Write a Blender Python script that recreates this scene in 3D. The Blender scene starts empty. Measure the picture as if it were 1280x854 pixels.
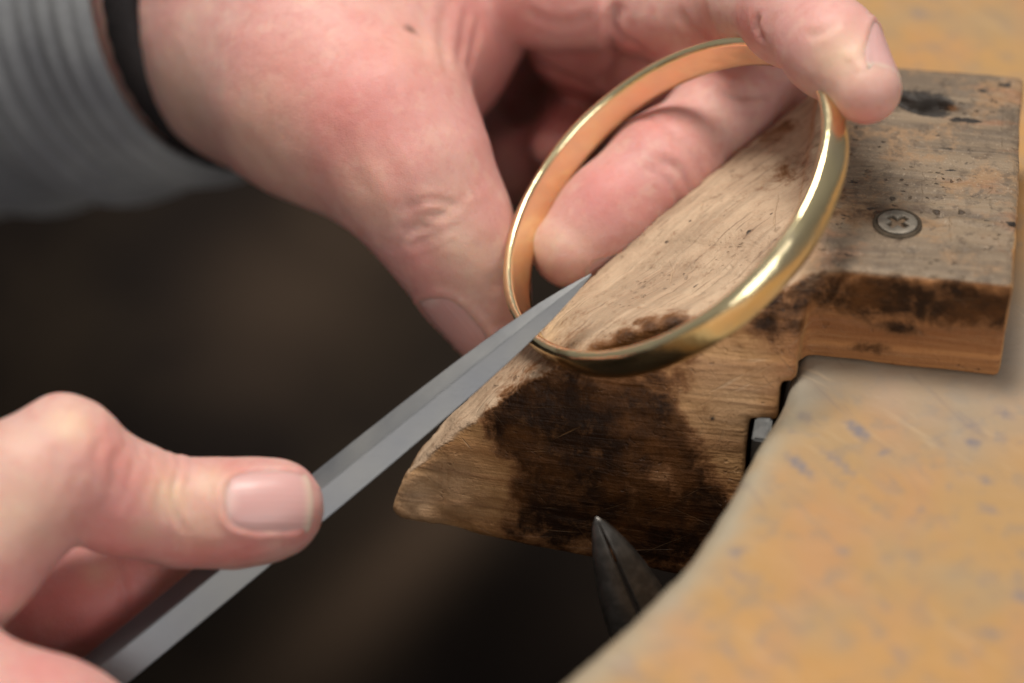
import bpy, bmesh, math, random
import numpy as np
from mathutils import Vector, Matrix
from mathutils.bvhtree import BVHTree
from mathutils import noise as mnoise
random.seed(3); np.random.seed(3)
S = bpy.context.scene
R = math.radians
MM = 0.001

# ------------------------------------------------------------------ camera
PITCH = R(38); D0 = 400.0; FPX = 3200.0
FW = np.array([0, math.cos(PITCH), -math.sin(PITCH)])
UP = np.array([0, math.sin(PITCH), math.cos(PITCH)])
RT = np.array([1.0, 0, 0])
CAM = -D0 * FW                                             # millimetres
cd = bpy.data.cameras.new('camera'); cam = bpy.data.objects.new('camera', cd)
S.collection.objects.link(cam); S.camera = cam
cam.location = CAM * MM; cam.rotation_euler = (R(90) - PITCH, 0, 0)
cd.sensor_width = 36; cd.lens = 90; cd.clip_start = 0.02; cd.clip_end = 20
cd.dof.use_dof = True; cd.dof.focus_distance = (D0 - 2) * MM; cd.dof.aperture_fstop = 6.3
cd.dof.aperture_blades = 9

# ------------------------------------------------------------------ world and lamps
W = bpy.data.worlds.new('World'); S.world = W; W.use_nodes = True
wn = W.node_tree.nodes; wl = W.node_tree.links
bg = wn['Background']; bg.inputs['Color'].default_value = (0.92, 0.95, 1.0, 1); bg.inputs['Strength'].default_value = 0.26
_g = wn.new('ShaderNodeNewGeometry'); _s = wn.new('ShaderNodeSeparateXYZ'); _m = wn.new('ShaderNodeMapRange'); _x = wn.new('ShaderNodeMix'); _x.data_type = 'RGBA'
wl.new(_g.outputs['Incoming'], _s.inputs[0]); wl.new(_s.outputs['Z'], _m.inputs['Value'])
_m.inputs['From Min'].default_value = 0.5; _m.inputs['From Max'].default_value = -0.7    # room: dark floor below, pale walls and ceiling above
_x.inputs[6].default_value = (0.22, 0.19, 0.16, 1); _x.inputs[7].default_value = (1.0, 0.98, 0.95, 1)
wl.new(_m.outputs[0], _x.inputs[0]); wl.new(_x.outputs[2], bg.inputs['Color'])

def area(name, loc, target, sx, sy, power, col):
    l = bpy.data.lights.new(name, 'AREA'); l.shape = 'RECTANGLE'; l.size = sx; l.size_y = sy
    l.energy = power; l.color = col
    o = bpy.data.objects.new(name, l); S.collection.objects.link(o)
    o.location = loc
    o.rotation_euler = (Vector(target) - Vector(loc)).to_track_quat('-Z', 'Y').to_euler()
    return o
area('bench_lamp', (-0.05, 0.13, 0.64), (0.02, 0, 0), 0.26, 0.20, 4.3, (1.0, 0.94, 0.86))
area('added_fill', (0.50, -1.30, 0.52), (0, 0, 0), 0.9, 0.7, 7.0, (1.0, 0.96, 0.92))  # added unseen fill behind the camera, for the blade's lower face and fronts
S.view_settings.view_transform = 'Standard'; S.view_settings.look = 'None'
S.view_settings.exposure = 0.14; S.view_settings.gamma = 1
S.render.film_transparent = False
S.cycles.use_denoising = True
S.cycles.max_bounces = 8

# ------------------------------------------------------------------ frames
def ray(x, y): return FW + RT * (x - 640) / FPX - UP * (y - 427) / FPX
def P(x, y, dz=0.0): return CAM + ray(x, y) * (D0 + dz)
B0 = P(985, 445, -8)                                        # where the block's front edge meets the bench edge
A10 = R(-10)
EX = np.array([math.cos(A10), math.sin(A10), 0]); EY = np.array([-math.sin(A10), math.cos(A10), 0]); EZ = np.array([0, 0, 1.0])
def G(u, v, w): return B0 + EX * u + EY * v + EZ * w        # pin frame -> world (mm)
def PL(x, y, fn):
    """point on the ray where height above the bench equals fn(u, v)"""
    lo, hi = -150.0, 150.0
    r = ray(x, y)
    for _ in range(50):
        m = (lo + hi) / 2; q = CAM + r * (D0 + m) - B0
        if q[2] > fn(q @ EX, q @ EY): lo = m
        else: hi = m
    return CAM + r * (D0 + lo)

# ------------------------------------------------------------------ helpers
COL = S.collection
def tag(o, label=None, cat=None, group=None, kind=None):
    if label: o['label'] = label
    if cat: o['category'] = cat
    if group: o['group'] = group
    if kind: o['kind'] = kind
    return o
def empty(name, loc):
    o = bpy.data.objects.new(name, None); COL.objects.link(o); o.location = loc; o.empty_display_size = 0.01
    return o
def link(name, me, mat, parent=None, smooth=True):
    """mesh coordinates are world metres; the object gets its origin at the mesh centre"""
    o = bpy.data.objects.new(name, me); COL.objects.link(o)
    if mat: me.materials.append(mat)
    if smooth:
        me.polygons.foreach_set('use_smooth', np.ones(len(me.polygons), bool))
    if parent is not None:
        o.parent = parent
        o.matrix_parent_inverse = Matrix.Translation(-world_loc(parent))
    return o
def world_loc(o):
    v = Vector(o.location)
    return v if o.parent is None else v          # parts keep zero location, so this is the thing's own
def mesh_from(name, V, F):
    me = bpy.data.meshes.new(name)
    V = np.asarray(V, dtype=np.float64) * MM
    if isinstance(F, np.ndarray):
        n = len(F)
        me.vertices.add(len(V)); me.vertices.foreach_set('co', V.astype(np.float32).ravel())
        me.loops.add(F.size); me.loops.foreach_set('vertex_index', F.astype(np.int32).ravel())
        me.polygons.add(n); me.polygons.foreach_set('loop_start', np.arange(n, dtype=np.int32) * F.shape[1])
        me.update(calc_edges=True); me.validate()
    else:
        me.from_pydata([tuple(v) for v in V], [], F); me.update()
    return me
def add_attr(me, name, vals):
    a = me.attributes.new(name, 'FLOAT', 'POINT'); a.data.foreach_set('value', np.asarray(vals, np.float32))

# signed distance fields on a grid, and naive surface nets
class Field:
    def __init__(s, lo, hi, h):
        s.lo = np.array(lo, float); s.h = h
        s.n = np.ceil((np.array(hi) - s.lo) / h).astype(int) + 1
        s.ax = [s.lo[i] + h * np.arange(s.n[i]) for i in range(3)]
        s.F = np.full(s.n, 50.0, np.float32)
    def sub(s, lo, hi):
        a = np.clip(np.floor((np.array(lo) - s.lo) / s.h).astype(int), 0, s.n)
        b = np.clip(np.ceil((np.array(hi) - s.lo) / s.h).astype(int) + 1, 0, s.n)
        sl = tuple(slice(a[i], b[i]) for i in range(3))
        X = s.ax[0][sl[0]][:, None, None].astype(np.float32); Y = s.ax[1][sl[1]][None, :, None].astype(np.float32); Z = s.ax[2][sl[2]][None, None, :].astype(np.float32)
        return sl, X, Y, Z
    def cone(s, a, b, ra, rb, k=4.0, squash=None):
        a = np.array(a, float); b = np.array(b, float); m = max(ra, rb) + 3 * k + 3
        sl, X, Y, Z = s.sub(np.minimum(a, b) - m, np.maximum(a, b) + m)
        d = b - a; L2 = max(d @ d, 1e-6)
        px, py, pz = X - a[0], Y - a[1], Z - a[2]
        t = np.clip((px * d[0] + py * d[1] + pz * d[2]) / L2, 0, 1)
        qx = px - t * d[0]; qy = py - t * d[1]; qz = pz - t * d[2]
        if squash is not None:
            u, f = squash; u = np.array(u) / np.linalg.norm(u)
            w = (qx * u[0] + qy * u[1] + qz * u[2]) * (1 / f - 1)
            qx = qx + w * u[0]; qy = qy + w * u[1]; qz = qz + w * u[2]
        D = np.sqrt(qx * qx + qy * qy + qz * qz) - (ra + (rb - ra) * t)
        s.union(sl, D, k)
    def union(s, sl, D, k):
        A = s.F[sl]; hh = np.clip(0.5 + 0.5 * (A - D) / k, 0, 1)
        s.F[sl] = A * (1 - hh) + D * hh - k * hh * (1 - hh)
    def cut(s, sl, D, k):
        A = s.F[sl]; D = -D; hh = np.clip(0.5 + 0.5 * (D - A) / k, 0, 1)
        s.F[sl] = A * (1 - hh) + D * hh + k * hh * (1 - hh)
    def nets(s):
        F = s.F; F[0] = F[-1] = 5; F[:, 0] = F[:, -1] = 5; F[:, :, 0] = F[:, :, -1] = 5
        ins = F < 0
        cnt = np.zeros(np.array(F.shape) - 1, np.int8)
        sh = lambda A, i, j, k: A[i:A.shape[0] - 1 + i, j:A.shape[1] - 1 + j, k:A.shape[2] - 1 + k]
        corners = [(i, j, k) for i in (0, 1) for j in (0, 1) for k in (0, 1)]
        for c in corners: cnt += sh(ins, *c)
        act = (cnt > 0) & (cnt < 8)
        I, J, K = np.nonzero(act)
        idx = np.full(act.shape, -1, np.int64); idx[I, J, K] = np.arange(len(I))
        val = {c: F[I + c[0], J + c[1], K + c[2]] for c in corners}
        acc = np.zeros((len(I), 3)); n = np.zeros(len(I))
        for c in corners:
            for axn in range(3):
                if c[axn] == 0:
                    d = list(c); d[axn] = 1; d = tuple(d)
                    f0, f1 = val[c], val[d]; m = (f0 < 0) != (f1 < 0)
                    t = np.where(m, f0 / np.where(m, f0 - f1, 1), 0)
                    p = np.zeros((len(I), 3)); p[:] = c; p[:, axn] = t
                    acc[m] += p[m]; n[m] += 1
        V = s.lo + s.h * (np.stack([I, J, K], 1) + acc / n[:, None])
        Q = []
        for axn in range(3):
            a1, a2 = (axn + 1) % 3, (axn + 2) % 3
            sl0 = [slice(1, -1)] * 3; sl0[axn] = slice(0, -1); sl1 = [slice(1, -1)] * 3; sl1[axn] = slice(1, None)
            b0, b1 = ins[tuple(sl0)], ins[tuple(sl1)]
            for flip, m in ((False, b0 & ~b1), (True, ~b0 & b1)):
                c = np.stack(np.nonzero(m), 1)
                off = np.ones(3, int); off[axn] = 0; c = c + off
                def g(o1, o2):
                    q = c.copy(); q[:, a1] += o1; q[:, a2] += o2; return idx[q[:, 0], q[:, 1], q[:, 2]]
                q = np.stack([g(-1, -1), g(0, -1), g(0, 0), g(-1, 0)], 1)
                if flip: q = q[:, ::-1]
                Q.append(q)
        Q = np.concatenate(Q); Q = Q[(Q >= 0).all(1)]
        return V, Q
def normals(V, Q):
    n = np.cross(V[Q[:, 2]] - V[Q[:, 0]], V[Q[:, 3]] - V[Q[:, 1]])
    N = np.zeros_like(V)
    for i in range(4): np.add.at(N, Q[:, i], n)
    return N / np.maximum(np.linalg.norm(N, axis=1), 1e-9)[:, None]
def relax(V, Q, it=2, f=0.5):
    for _ in range(it):
        acc = np.zeros_like(V); c = np.zeros(len(V))
        for i in range(4):
            a, b = Q[:, i], Q[:, (i + 1) % 4]
            np.add.at(acc, a, V[b]); np.add.at(c, a, 1); np.add.at(acc, b, V[a]); np.add.at(c, b, 1)
        V = V * (1 - f) + f * acc / np.maximum(c, 1)[:, None]
    return V
def bvh(V, Q): return BVHTree.FromPolygons([tuple(v) for v in V], [tuple(int(i) for i in q) for q in Q])
def hit(tree, x, y):
    r = ray(x, y); h = tree.ray_cast(Vector(CAM), Vector(r / np.linalg.norm(r)))
    return np.array(h[0]) if h[0] is not None else None
def vnoise(V, scale, seed=0.0, octaves=3):
    """cheap value noise, vectorised, V in mm, scale in cells per mm"""
    out = np.zeros(len(V)); amp = 1.0; tot = 0
    for o in range(octaves):
        q = V * scale * 2 ** o + seed * 17.3 + o * 5.1
        i = np.floor(q).astype(np.int64); f = q - i; f = f * f * (3 - 2 * f)
        def hsh(a, b, c):
            n = (a * 374761393 + b * 668265263 + c * 2147483647 * 3 + int(seed * 101)) & 0xffffffff
            n = ((n ^ (n >> 13)) * 1274126177) & 0xffffffff
            return ((n ^ (n >> 16)) & 0xffff) / 65535.0
        r = 0
        for dx in (0, 1):
            for dy in (0, 1):
                for dz in (0, 1):
                    w = (f[:, 0] if dx else 1 - f[:, 0]) * (f[:, 1] if dy else 1 - f[:, 1]) * (f[:, 2] if dz else 1 - f[:, 2])
                    r = r + w * hsh(i[:, 0] + dx, i[:, 1] + dy, i[:, 2] + dz)
        out += amp * (r - 0.5) * 2; tot += amp; amp *= 0.5
    return out / tot
def blobs(V, tree, spots, power=2.0):
    """spots: (px, py, radius_mm, strength[, stretch direction, factor]) placed on the surface"""
    m = np.zeros(len(V))
    for sp in spots:
        c = hit(tree, sp[0], sp[1])
        if c is None: continue
        d = V - c
        if len(sp) > 4:
            u = np.array(sp[4], float); u /= np.linalg.norm(u); d = d - np.outer(d @ u, u) * (1 - 1 / sp[5])
        m = np.maximum(m, sp[3] * np.exp(-(np.linalg.norm(d, axis=1) / sp[2]) ** power))
    return m

# ------------------------------------------------------------------ material helpers
def new_mat(name):
    m = bpy.data.materials.new(name); m.use_nodes = True
    nt = m.node_tree; b = nt.nodes['Principled BSDF']
    return m, nt, b
class NT:
    def __init__(s, nt): s.nt = nt
    def n(s, t, **kw):
        o = s.nt.nodes.new(t)
        for k, v in kw.items():
            if k in o.inputs: s.put(o.inputs[k], v)
            else: setattr(o, k, v)
        return o
    def put(s, inp, v):
        if hasattr(v, 'is_output') or isinstance(v, bpy.types.NodeSocket): s.nt.links.new(v, inp)
        else: inp.default_value = v
    def coord(s):
        return s.n('ShaderNodeNewGeometry').outputs['Position']
    def mapping(s, vec, scale=(1, 1, 1), rot=(0, 0, 0), loc=(0, 0, 0)):
        m = s.nt.nodes.new('ShaderNodeMapping'); s.nt.links.new(vec, m.inputs['Vector'])
        m.inputs['Scale'].default_value = scale; m.inputs['Rotation'].default_value = rot; m.inputs['Location'].default_value = loc
        return m.outputs[0]
    def noise(s, vec, scale, detail=4, rough=0.55, dist=0.0):
        t = s.nt.nodes.new('ShaderNodeTexNoise'); s.nt.links.new(vec, t.inputs['Vector'])
        t.inputs['Scale'].default_value = scale; t.inputs['Detail'].default_value = detail; t.inputs['Roughness'].default_value = rough
        t.inputs['Distortion'].default_value = dist
        return t.outputs['Fac']
    def voro(s, vec, scale, feature='F1'):
        t = s.nt.nodes.new('ShaderNodeTexVoronoi'); t.feature = feature; s.nt.links.new(vec, t.inputs['Vector']); t.inputs['Scale'].default_value = scale
        return t.outputs['Distance']
    def ramp(s, fac, a, b, smooth=True):
        t = s.nt.nodes.new('ShaderNodeMapRange'); t.interpolation_type = 'SMOOTHSTEP' if smooth else 'LINEAR'
        s.put(t.inputs['Value'], fac)
        t.inputs['From Min'].default_value = a; t.inputs['From Max'].default_value = b
        return t.outputs[0]
    def math(s, op, a, b=None, clamp=False):
        t = s.nt.nodes.new('ShaderNodeMath'); t.operation = op; t.use_clamp = clamp
        s.put(t.inputs[0], a)
        if b is not None: s.put(t.inputs[1], b)
        return t.outputs[0]
    def mix(s, fac, a, b, mode='MIX'):
        t = s.nt.nodes.new('ShaderNodeMix'); t.data_type = 'RGBA'; t.blend_type = mode
        s.put(t.inputs[0], fac)
        for i, v in ((6, a), (7, b)):
            if isinstance(v, tuple): v = v if len(v) == 4 else v + (1,)
            s.put(t.inputs[i], v)
        return t.outputs[2]
    def attr(s, name):
        t = s.nt.nodes.new('ShaderNodeAttribute'); t.attribute_name = name; return t.outputs['Fac']
    def bump(s, h, dist, strength=1.0, normal=None):
        t = s.nt.nodes.new('ShaderNodeBump'); t.inputs['Strength'].default_value = strength; t.inputs['Distance'].default_value = dist
        s.put(t.inputs['Height'], h)
        if normal is not None: s.put(t.inputs['Normal'], normal)
        return t.outputs[0]

def mat_skin():
    m, nt, b = new_mat('skin'); k = NT(nt); c = k.coord()
    big = k.noise(c, 45, 3, 0.5); mid = k.noise(c, 160, 4, 0.6); fine = k.noise(c, 900, 3, 0.6)
    col = k.mix(k.ramp(big, 0.35, 0.65), (0.68, 0.42, 0.365), (0.66, 0.345, 0.315))
    col = k.mix(k.math('MULTIPLY', k.ramp(mid, 0.45, 0.75), 0.35), col, (0.60, 0.24, 0.215))
    mot = k.noise(c, 420, 4, .65)
    col = k.mix(k.math('MULTIPLY', k.ramp(mot, .48, .66), .30), col, (0.56, 0.23, 0.20))
    col = k.mix(k.math('MULTIPLY', k.ramp(k.noise(k.mapping(c, loc=(1, 2, 3)), 260, 4, .6), .52, .68), .35), col, (0.74, 0.53, 0.43))
    col = k.mix(k.attr('red'), col, (0.62, 0.17, 0.155))
    col = k.mix(k.attr('pale'), col, (0.74, 0.52, 0.37))
    col = k.mix(k.math('MULTIPLY', k.ramp(fine, 0.5, 0.8), 0.16), col, (0.50, 0.22, 0.18))
    col = k.mix(k.attr('dark'), col, (0.12, 0.055, 0.04))
    nt.links.new(col, b.inputs['Base Color'])
    b.inputs['Subsurface Weight'].default_value = 0.85
    b.inputs['Subsurface Radius'].default_value = (1.0, 0.32, 0.18)
    b.inputs['Subsurface Scale'].default_value = 0.0014
    b.inputs['Specular IOR Level'].default_value = 0.42
    nt.links.new(k.math('ADD', k.math('MULTIPLY', mid, 0.25), 0.33), b.inputs['Roughness'])
    # fine skin relief: cells and lines across the finger
    v1 = k.voro(k.mapping(c, (1, 1.6, 1)), 2200, 'DISTANCE_TO_EDGE'); cell = k.ramp(v1, 0.0, 0.14)
    h = k.math('ADD', k.math('MULTIPLY', cell, 0.5), k.math('MULTIPLY', fine, 0.8))
    n1 = k.bump(h, 0.00008, 0.5)
    n2 = k.bump(mid, 0.0007, 0.35, n1)
    nt.links.new(n2, b.inputs['Normal'])
    return m
def mat_nail():
    m, nt, b = new_mat('fingernail'); k = NT(nt); c = k.coord()
    col = k.mix(k.attr('tipw'), (0.64, 0.37, 0.35), (0.70, 0.50, 0.41))
    col = k.mix(k.attr('lun'), col, (0.74, 0.50, 0.46))
    nt.links.new(col, b.inputs['Base Color'])
    b.inputs['Subsurface Weight'].default_value = 0.5; b.inputs['Subsurface Radius'].default_value = (1, .4, .3); b.inputs['Subsurface Scale'].default_value = 0.001
    b.inputs['Roughness'].default_value = 0.38; b.inputs['Specular IOR Level'].default_value = 0.45
    st = k.attr('ridge')
    nt.links.new(k.bump(st, 0.00005, 0.5), b.inputs['Normal'])
    return m
def mat_gold():
    m, nt, b = new_mat('brushed_gold'); k = NT(nt); c = k.coord()
    n = k.noise(c, 160, 3); f = k.noise(c, 900, 3)
    nt.links.new(k.mix(k.ramp(n, .35, .7), (0.90, 0.75, 0.44), (0.84, 0.71, 0.45)), b.inputs['Base Color'])
    b.inputs['Metallic'].default_value = 1
    nt.links.new(k.math('ADD', k.math('MULTIPLY', n, 0.16), 0.14), b.inputs['Roughness'])
    h = k.math('ADD', k.math('ADD', k.noise(c, 110, 2), k.math('MULTIPLY', k.noise(c, 330, 2), .12)), k.math('MULTIPLY', f, 0.08))
    nt.links.new(k.bump(h, 0.0009, 0.42), b.inputs['Normal'])
    return m
def mat_file():
    m, nt, b = new_mat('ground_steel'); k = NT(nt); tc = k.n('ShaderNodeTexCoord').outputs['Object']
    n = k.noise(k.mapping(tc, (30, 2500, 2500)), 1, 3); sm = k.noise(tc, 60, 3)
    col = k.mix(k.ramp(sm, .3, .7), (0.15, 0.155, 0.165), (0.21, 0.21, 0.205))
    nt.links.new(col, b.inputs['Base Color']); b.inputs['Metallic'].default_value = 0.9
    nt.links.new(k.math('ADD', k.math('MULTIPLY', sm, 0.16), 0.36), b.inputs['Roughness'])
    cross = k.noise(k.mapping(k.mapping(tc, rot=(0, R(0), R(52))), (5200, 60, 60)), 1, 2)
    nt.links.new(k.bump(k.math('ADD', n, k.math('MULTIPLY', cross, .7)), 0.00003, 0.55), b.inputs['Normal'])
    return m
def mat_dark_steel(name='dark_steel', col=(0.16, 0.155, 0.15), r=0.42):
    m, nt, b = new_mat(name); k = NT(nt); c = k.coord()
    n = k.noise(c, 500, 4)
    nt.links.new(k.mix(k.ramp(n, .35, .7), tuple(x * .6 for x in col), col), b.inputs['Base Color'])
    b.inputs['Metallic'].default_value = 0.85; b.inputs['Roughness'].default_value = r
    nt.links.new(k.bump(n, 0.0002, 0.3), b.inputs['Normal'])
    return m
def mat_pin():
    m, nt, b = new_mat('worn_pin_wood'); k = NT(nt); c0 = k.coord()
    warp = k.n('ShaderNodeTexNoise'); nt.links.new(c0, warp.inputs['Vector']); warp.inputs['Scale'].default_value = 240; warp.inputs['Detail'].default_value = 3
    vs = k.n('ShaderNodeVectorMath', operation='MULTIPLY_ADD'); nt.links.new(warp.outputs['Color'], vs.inputs[0]); vs.inputs[1].default_value = (.004, .004, .004); nt.links.new(c0, vs.inputs[2])
    c = c0; cw = vs.outputs[0]
    lc = k.mapping(c, rot=(0, 0, -A10))
    lw = k.mapping(cw, rot=(0, 0, -A10))
    sl = k.mapping(c, rot=(0, 0, -A10 - STREAK))
    g1 = k.noise(k.mapping(lc, (14, 190, 260)), 1, 5, .6, 0.6)          # long grain
    g2 = k.noise(k.mapping(lc, (60, 1100, 1300)), 1, 3, .6)              # fine fibres
    s1 = k.noise(k.mapping(sl, (16, 330, 120)), 1, 4, .6, .8)            # rubbed streaks up the slope
    s2 = k.noise(k.mapping(sl, (45, 1500, 300)), 1, 3, .6)
    n1 = k.noise(c, 90, 5, .65); n2 = k.noise(c, 420, 5, .7); n3 = k.noise(c, 1400, 3, .7)
    base = k.mix(k.ramp(g1, .3, .7), (0.50, 0.275, 0.11), (0.34, 0.16, 0.055))
    base = k.mix(k.math('MULTIPLY', k.ramp(g2, .45, .75), .35), base, (0.14, 0.065, 0.028))
    # rubbed, pale filed wood
    pale = k.mix(k.ramp(n1, .38, .62), (0.57, 0.415, 0.28), (0.47, 0.33, 0.22))
    pale = k.mix(k.math('MULTIPLY', k.ramp(s1, .42, .70), .5), pale, (0.27, 0.185, 0.12))
    pale = k.mix(k.math('MULTIPLY', k.ramp(s2, .56, .72), .6), pale, (0.16, 0.10, 0.065))
    pale = k.mix(k.math('MULTIPLY', k.ramp(n2, .55, .75), .45), pale, (0.20, 0.13, 0.085))
    base = k.mix(k.attr('pale'), base, pale)
    # orange, oiled flank
    oil = k.mix(k.ramp(g1, .35, .6), (0.46, 0.21, 0.075), (0.24, 0.095, 0.032))
    oil = k.mix(k.math('MULTIPLY', k.ramp(g2, .5, .75), .5), oil, (.42, .24, .11))
    base = k.mix(k.attr('oil'), base, oil)
    # grey weathering on the block
    grey = k.mix(k.ramp(g1, .38, .62), (0.225, 0.17, 0.115), (0.13, 0.10, 0.072))
    grey = k.mix(k.ramp(n1, .50, .62), grey, (0.27, 0.17, 0.095))
    grey = k.mix(k.math('MULTIPLY', k.ramp(k.noise(k.mapping(lc, (40, 120, 120), loc=(.3, .1, 0)), 1, 4, .6), .55, .68), .6), grey, (0.27, 0.12, 0.06))
    grey = k.mix(k.math('MULTIPLY', k.ramp(n2, .5, .66), .75), grey, (0.085, 0.068, 0.052))
    grey = k.mix(k.math('MULTIPLY', k.ramp(n3, .58, .72), .5), grey, (0.42, 0.34, 0.25))
    base = k.mix(k.attr('grey'), base, grey)
    # burnt/greasy staining plus painted cast shadow, ragged edge and pale scratches
    gate = k.math('ADD', .12, k.math('MULTIPLY', k.attr('stain_shade'), 2.2), True)
    st = k.math('ADD', k.attr('stain_shade'), k.math('MULTIPLY', gate, k.math('MULTIPLY', k.math('SUBTRACT', k.noise(c, 170, 5, .65, .8), .5), 2.3)))
    st = k.math('ADD', st, k.math('MULTIPLY', k.math('SUBTRACT', n2, .5), 1.2))
    mid = k.ramp(st, 0.02, 0.60)
    stm = k.ramp(st, 0.34, 1.02)
    amber = k.mix(g1, (0.26, 0.115, 0.04), (0.15, 0.06, 0.02))
    dark = k.mix(k.ramp(n1, .40, .68), (0.020, 0.008, 0.003), (0.105, 0.040, 0.011))
    dark = k.mix(k.math('MULTIPLY', k.ramp(n2, .52, .72), .5), dark, (0.14, 0.062, 0.022))
    def scr(rot, th, sc_=(40, 60, 1300)):
        q = k.mapping(k.mapping(lc, rot=rot), sc_)
        v = k.noise(q, 1, 2.5, .6, .8); return k.ramp(v, th - .01, th + 0.07)
    sc = scr((0, .55, 0), .69)
    for rt_, th in (((0, -.8, 0), .69), ((0, .15, 0), .68), ((0, 1.25, 0), .71), ((0, -.35, 0), .70)): sc = k.math('MAXIMUM', sc, scr(rt_, th))
    dark = k.mix(k.math('MULTIPLY', sc, .42), dark, (0.27, 0.145, 0.06))
    light = k.mix(k.math('MULTIPLY', sc, k.math('SUBTRACT', .45, k.math('MULTIPLY', k.attr('grey'), .5))), base, (0.52, 0.36, 0.22))
    base = k.mix(k.math('MULTIPLY', mid, k.math('SUBTRACT', 1.0, k.math('MULTIPLY', k.attr('grey'), .8))), light, amber)
    base = k.mix(stm, base, dark)
    # pits: little ragged dark holes
    pit = k.voro(lw, 330); pn = k.noise(c, 60, 2)
    pm = k.math('MULTIPLY', k.math('SUBTRACT', 1.0, k.ramp(pit, .08, .22)), k.ramp(pn, .52, .62))
    pit2 = k.voro(k.mapping(lw, (.55, 1, 1), loc=(3, 1, 2)), 950)
    pm2 = k.math('MULTIPLY', k.math('SUBTRACT', 1.0, k.ramp(pit2, .10, .28)), k.ramp(k.noise(c, 100, 2), .5, .64))
    pm = k.math('MAXIMUM', pm, pm2)
    pm = k.math('MULTIPLY', pm, k.math('ADD', .35, k.math('MULTIPLY', k.attr('grey'), .6)))
    base = k.mix(k.math('MULTIPLY', pm, .9), base, (0.035, 0.022, 0.015))
    bl = k.ramp(k.math('ADD', k.attr('black'), k.math('MULTIPLY', k.math('SUBTRACT', n2, .5), 1.8)), .35, .75)
    base = k.mix(bl, base, (0.022, 0.016, 0.012))
    nt.links.new(base, b.inputs['Base Color'])
    nt.links.new(k.math('SUBTRACT', .60, k.math('MULTIPLY', stm, .12)), b.inputs['Roughness'])
    nt.links.new(k.math('SUBTRACT', .38, k.math('MULTIPLY', stm, .2)), b.inputs['Specular IOR Level'])
    h = k.math('ADD', k.math('MULTIPLY', g2, .35), k.math('MULTIPLY', n2, .5))
    h = k.math('ADD', h, k.math('MULTIPLY', n3, .22)); h = k.math('SUBTRACT', h, k.math('MULTIPLY', pm, .9))
    h = k.math('ADD', h, g1); h = k.math('SUBTRACT', h, k.math('MULTIPLY', sc, .2)); h = k.math('ADD', h, k.math('MULTIPLY', s1, k.attr('pale')))
    nt.links.new(k.bump(h, 0.0007, 0.8), b.inputs['Normal'])
    return m
def mat_bench():
    m, nt, b = new_mat('worn_ochre_bench_wood'); k = NT(nt); c = k.coord()
    n0 = k.noise(c, 22, 3, .5); n1 = k.noise(c, 60, 4, .55); n2 = k.noise(c, 260, 4, .6); n3 = k.noise(c, 1500, 2)
    diag = k.noise(k.mapping(c, (60, 22, 60), (0, 0, R(-38))), 1, 4, .55, .4)
    base = k.mix(k.ramp(n0, .35, .65), (0.46, 0.245, 0.08), (0.41, 0.245, 0.10))
    base = k.mix(k.math('MULTIPLY', k.ramp(diag, .45, .68), .5), base, (0.44, 0.225, 0.115))
    base = k.mix(k.math('MULTIPLY', k.ramp(n1, .45, .68), .5), base, (0.32, 0.24, 0.145))
    base = k.mix(k.math('MULTIPLY', k.ramp(n2, .50, .66), .5), base, (0.27, 0.20, 0.14))
    base = k.mix(k.attr('pale'), base, (0.34, 0.30, 0.225))
    base = k.mix(k.attr('grey'), base, (0.31, 0.27, 0.22))
    scb = k.noise(k.mapping(k.mapping(c, rot=(0, 0, R(62))), (45, 420, 200)), 1, 3, .6, 1.0)
    base = k.mix(k.math('MULTIPLY', k.ramp(scb, .58, .72), .45), base, (0.25, 0.19, 0.15))
    scl = k.noise(k.mapping(k.mapping(c, rot=(0, 0, R(48))), (45, 420, 200), loc=(4, 4, 0)), 1, 3, .6, 1.0)
    base = k.mix(k.math('MULTIPLY', k.ramp(scl, .60, .74), .35), base, (0.58, 0.44, 0.28))
    sm = k.ramp(k.math('ADD', k.attr('smudge'), k.math('MULTIPLY', k.math('SUBTRACT', n2, .5), .4)), .25, .75)
    base = k.mix(sm, base, (0.20, 0.17, 0.17))
    nt.links.new(base, b.inputs['Base Color'])
    b.inputs['Roughness'].default_value = 0.5; b.inputs['Specular IOR Level'].default_value = 0.35
    h = k.math('ADD', n2, k.math('MULTIPLY', n3, .2))
    nt.links.new(k.bump(h, 0.0006, 0.35), b.inputs['Normal'])
    return m
def mat_cloth(name, a, bcol, rough=0.9, sc=900, big=20, sheen=0.3):
    m, nt, b = new_mat(name); k = NT(nt); c = k.coord()
    n = k.noise(c, big, 4); f = k.noise(c, sc, 2)
    col = k.mix(k.ramp(n, .35, .65), a, bcol); col = k.mix(k.math('MULTIPLY', f, .4), col, tuple(x * .4 for x in bcol))
    nt.links.new(col, b.inputs['Base Color']); b.inputs['Roughness'].default_value = rough
    b.inputs['Sheen Weight'].default_value = sheen; b.inputs['Specular IOR Level'].default_value = 0.12
    nt.links.new(k.bump(f, 0.0004, 0.5), b.inputs['Normal'])
    return m

SKIN = mat_skin(); NAIL = mat_nail(); GOLD = mat_gold(); STEEL = mat_file(); DSTEEL = mat_dark_steel('dark_steel', (0.15, 0.14, 0.13), .38)
STREAK = 0.0; BENCHW = mat_bench()

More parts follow.
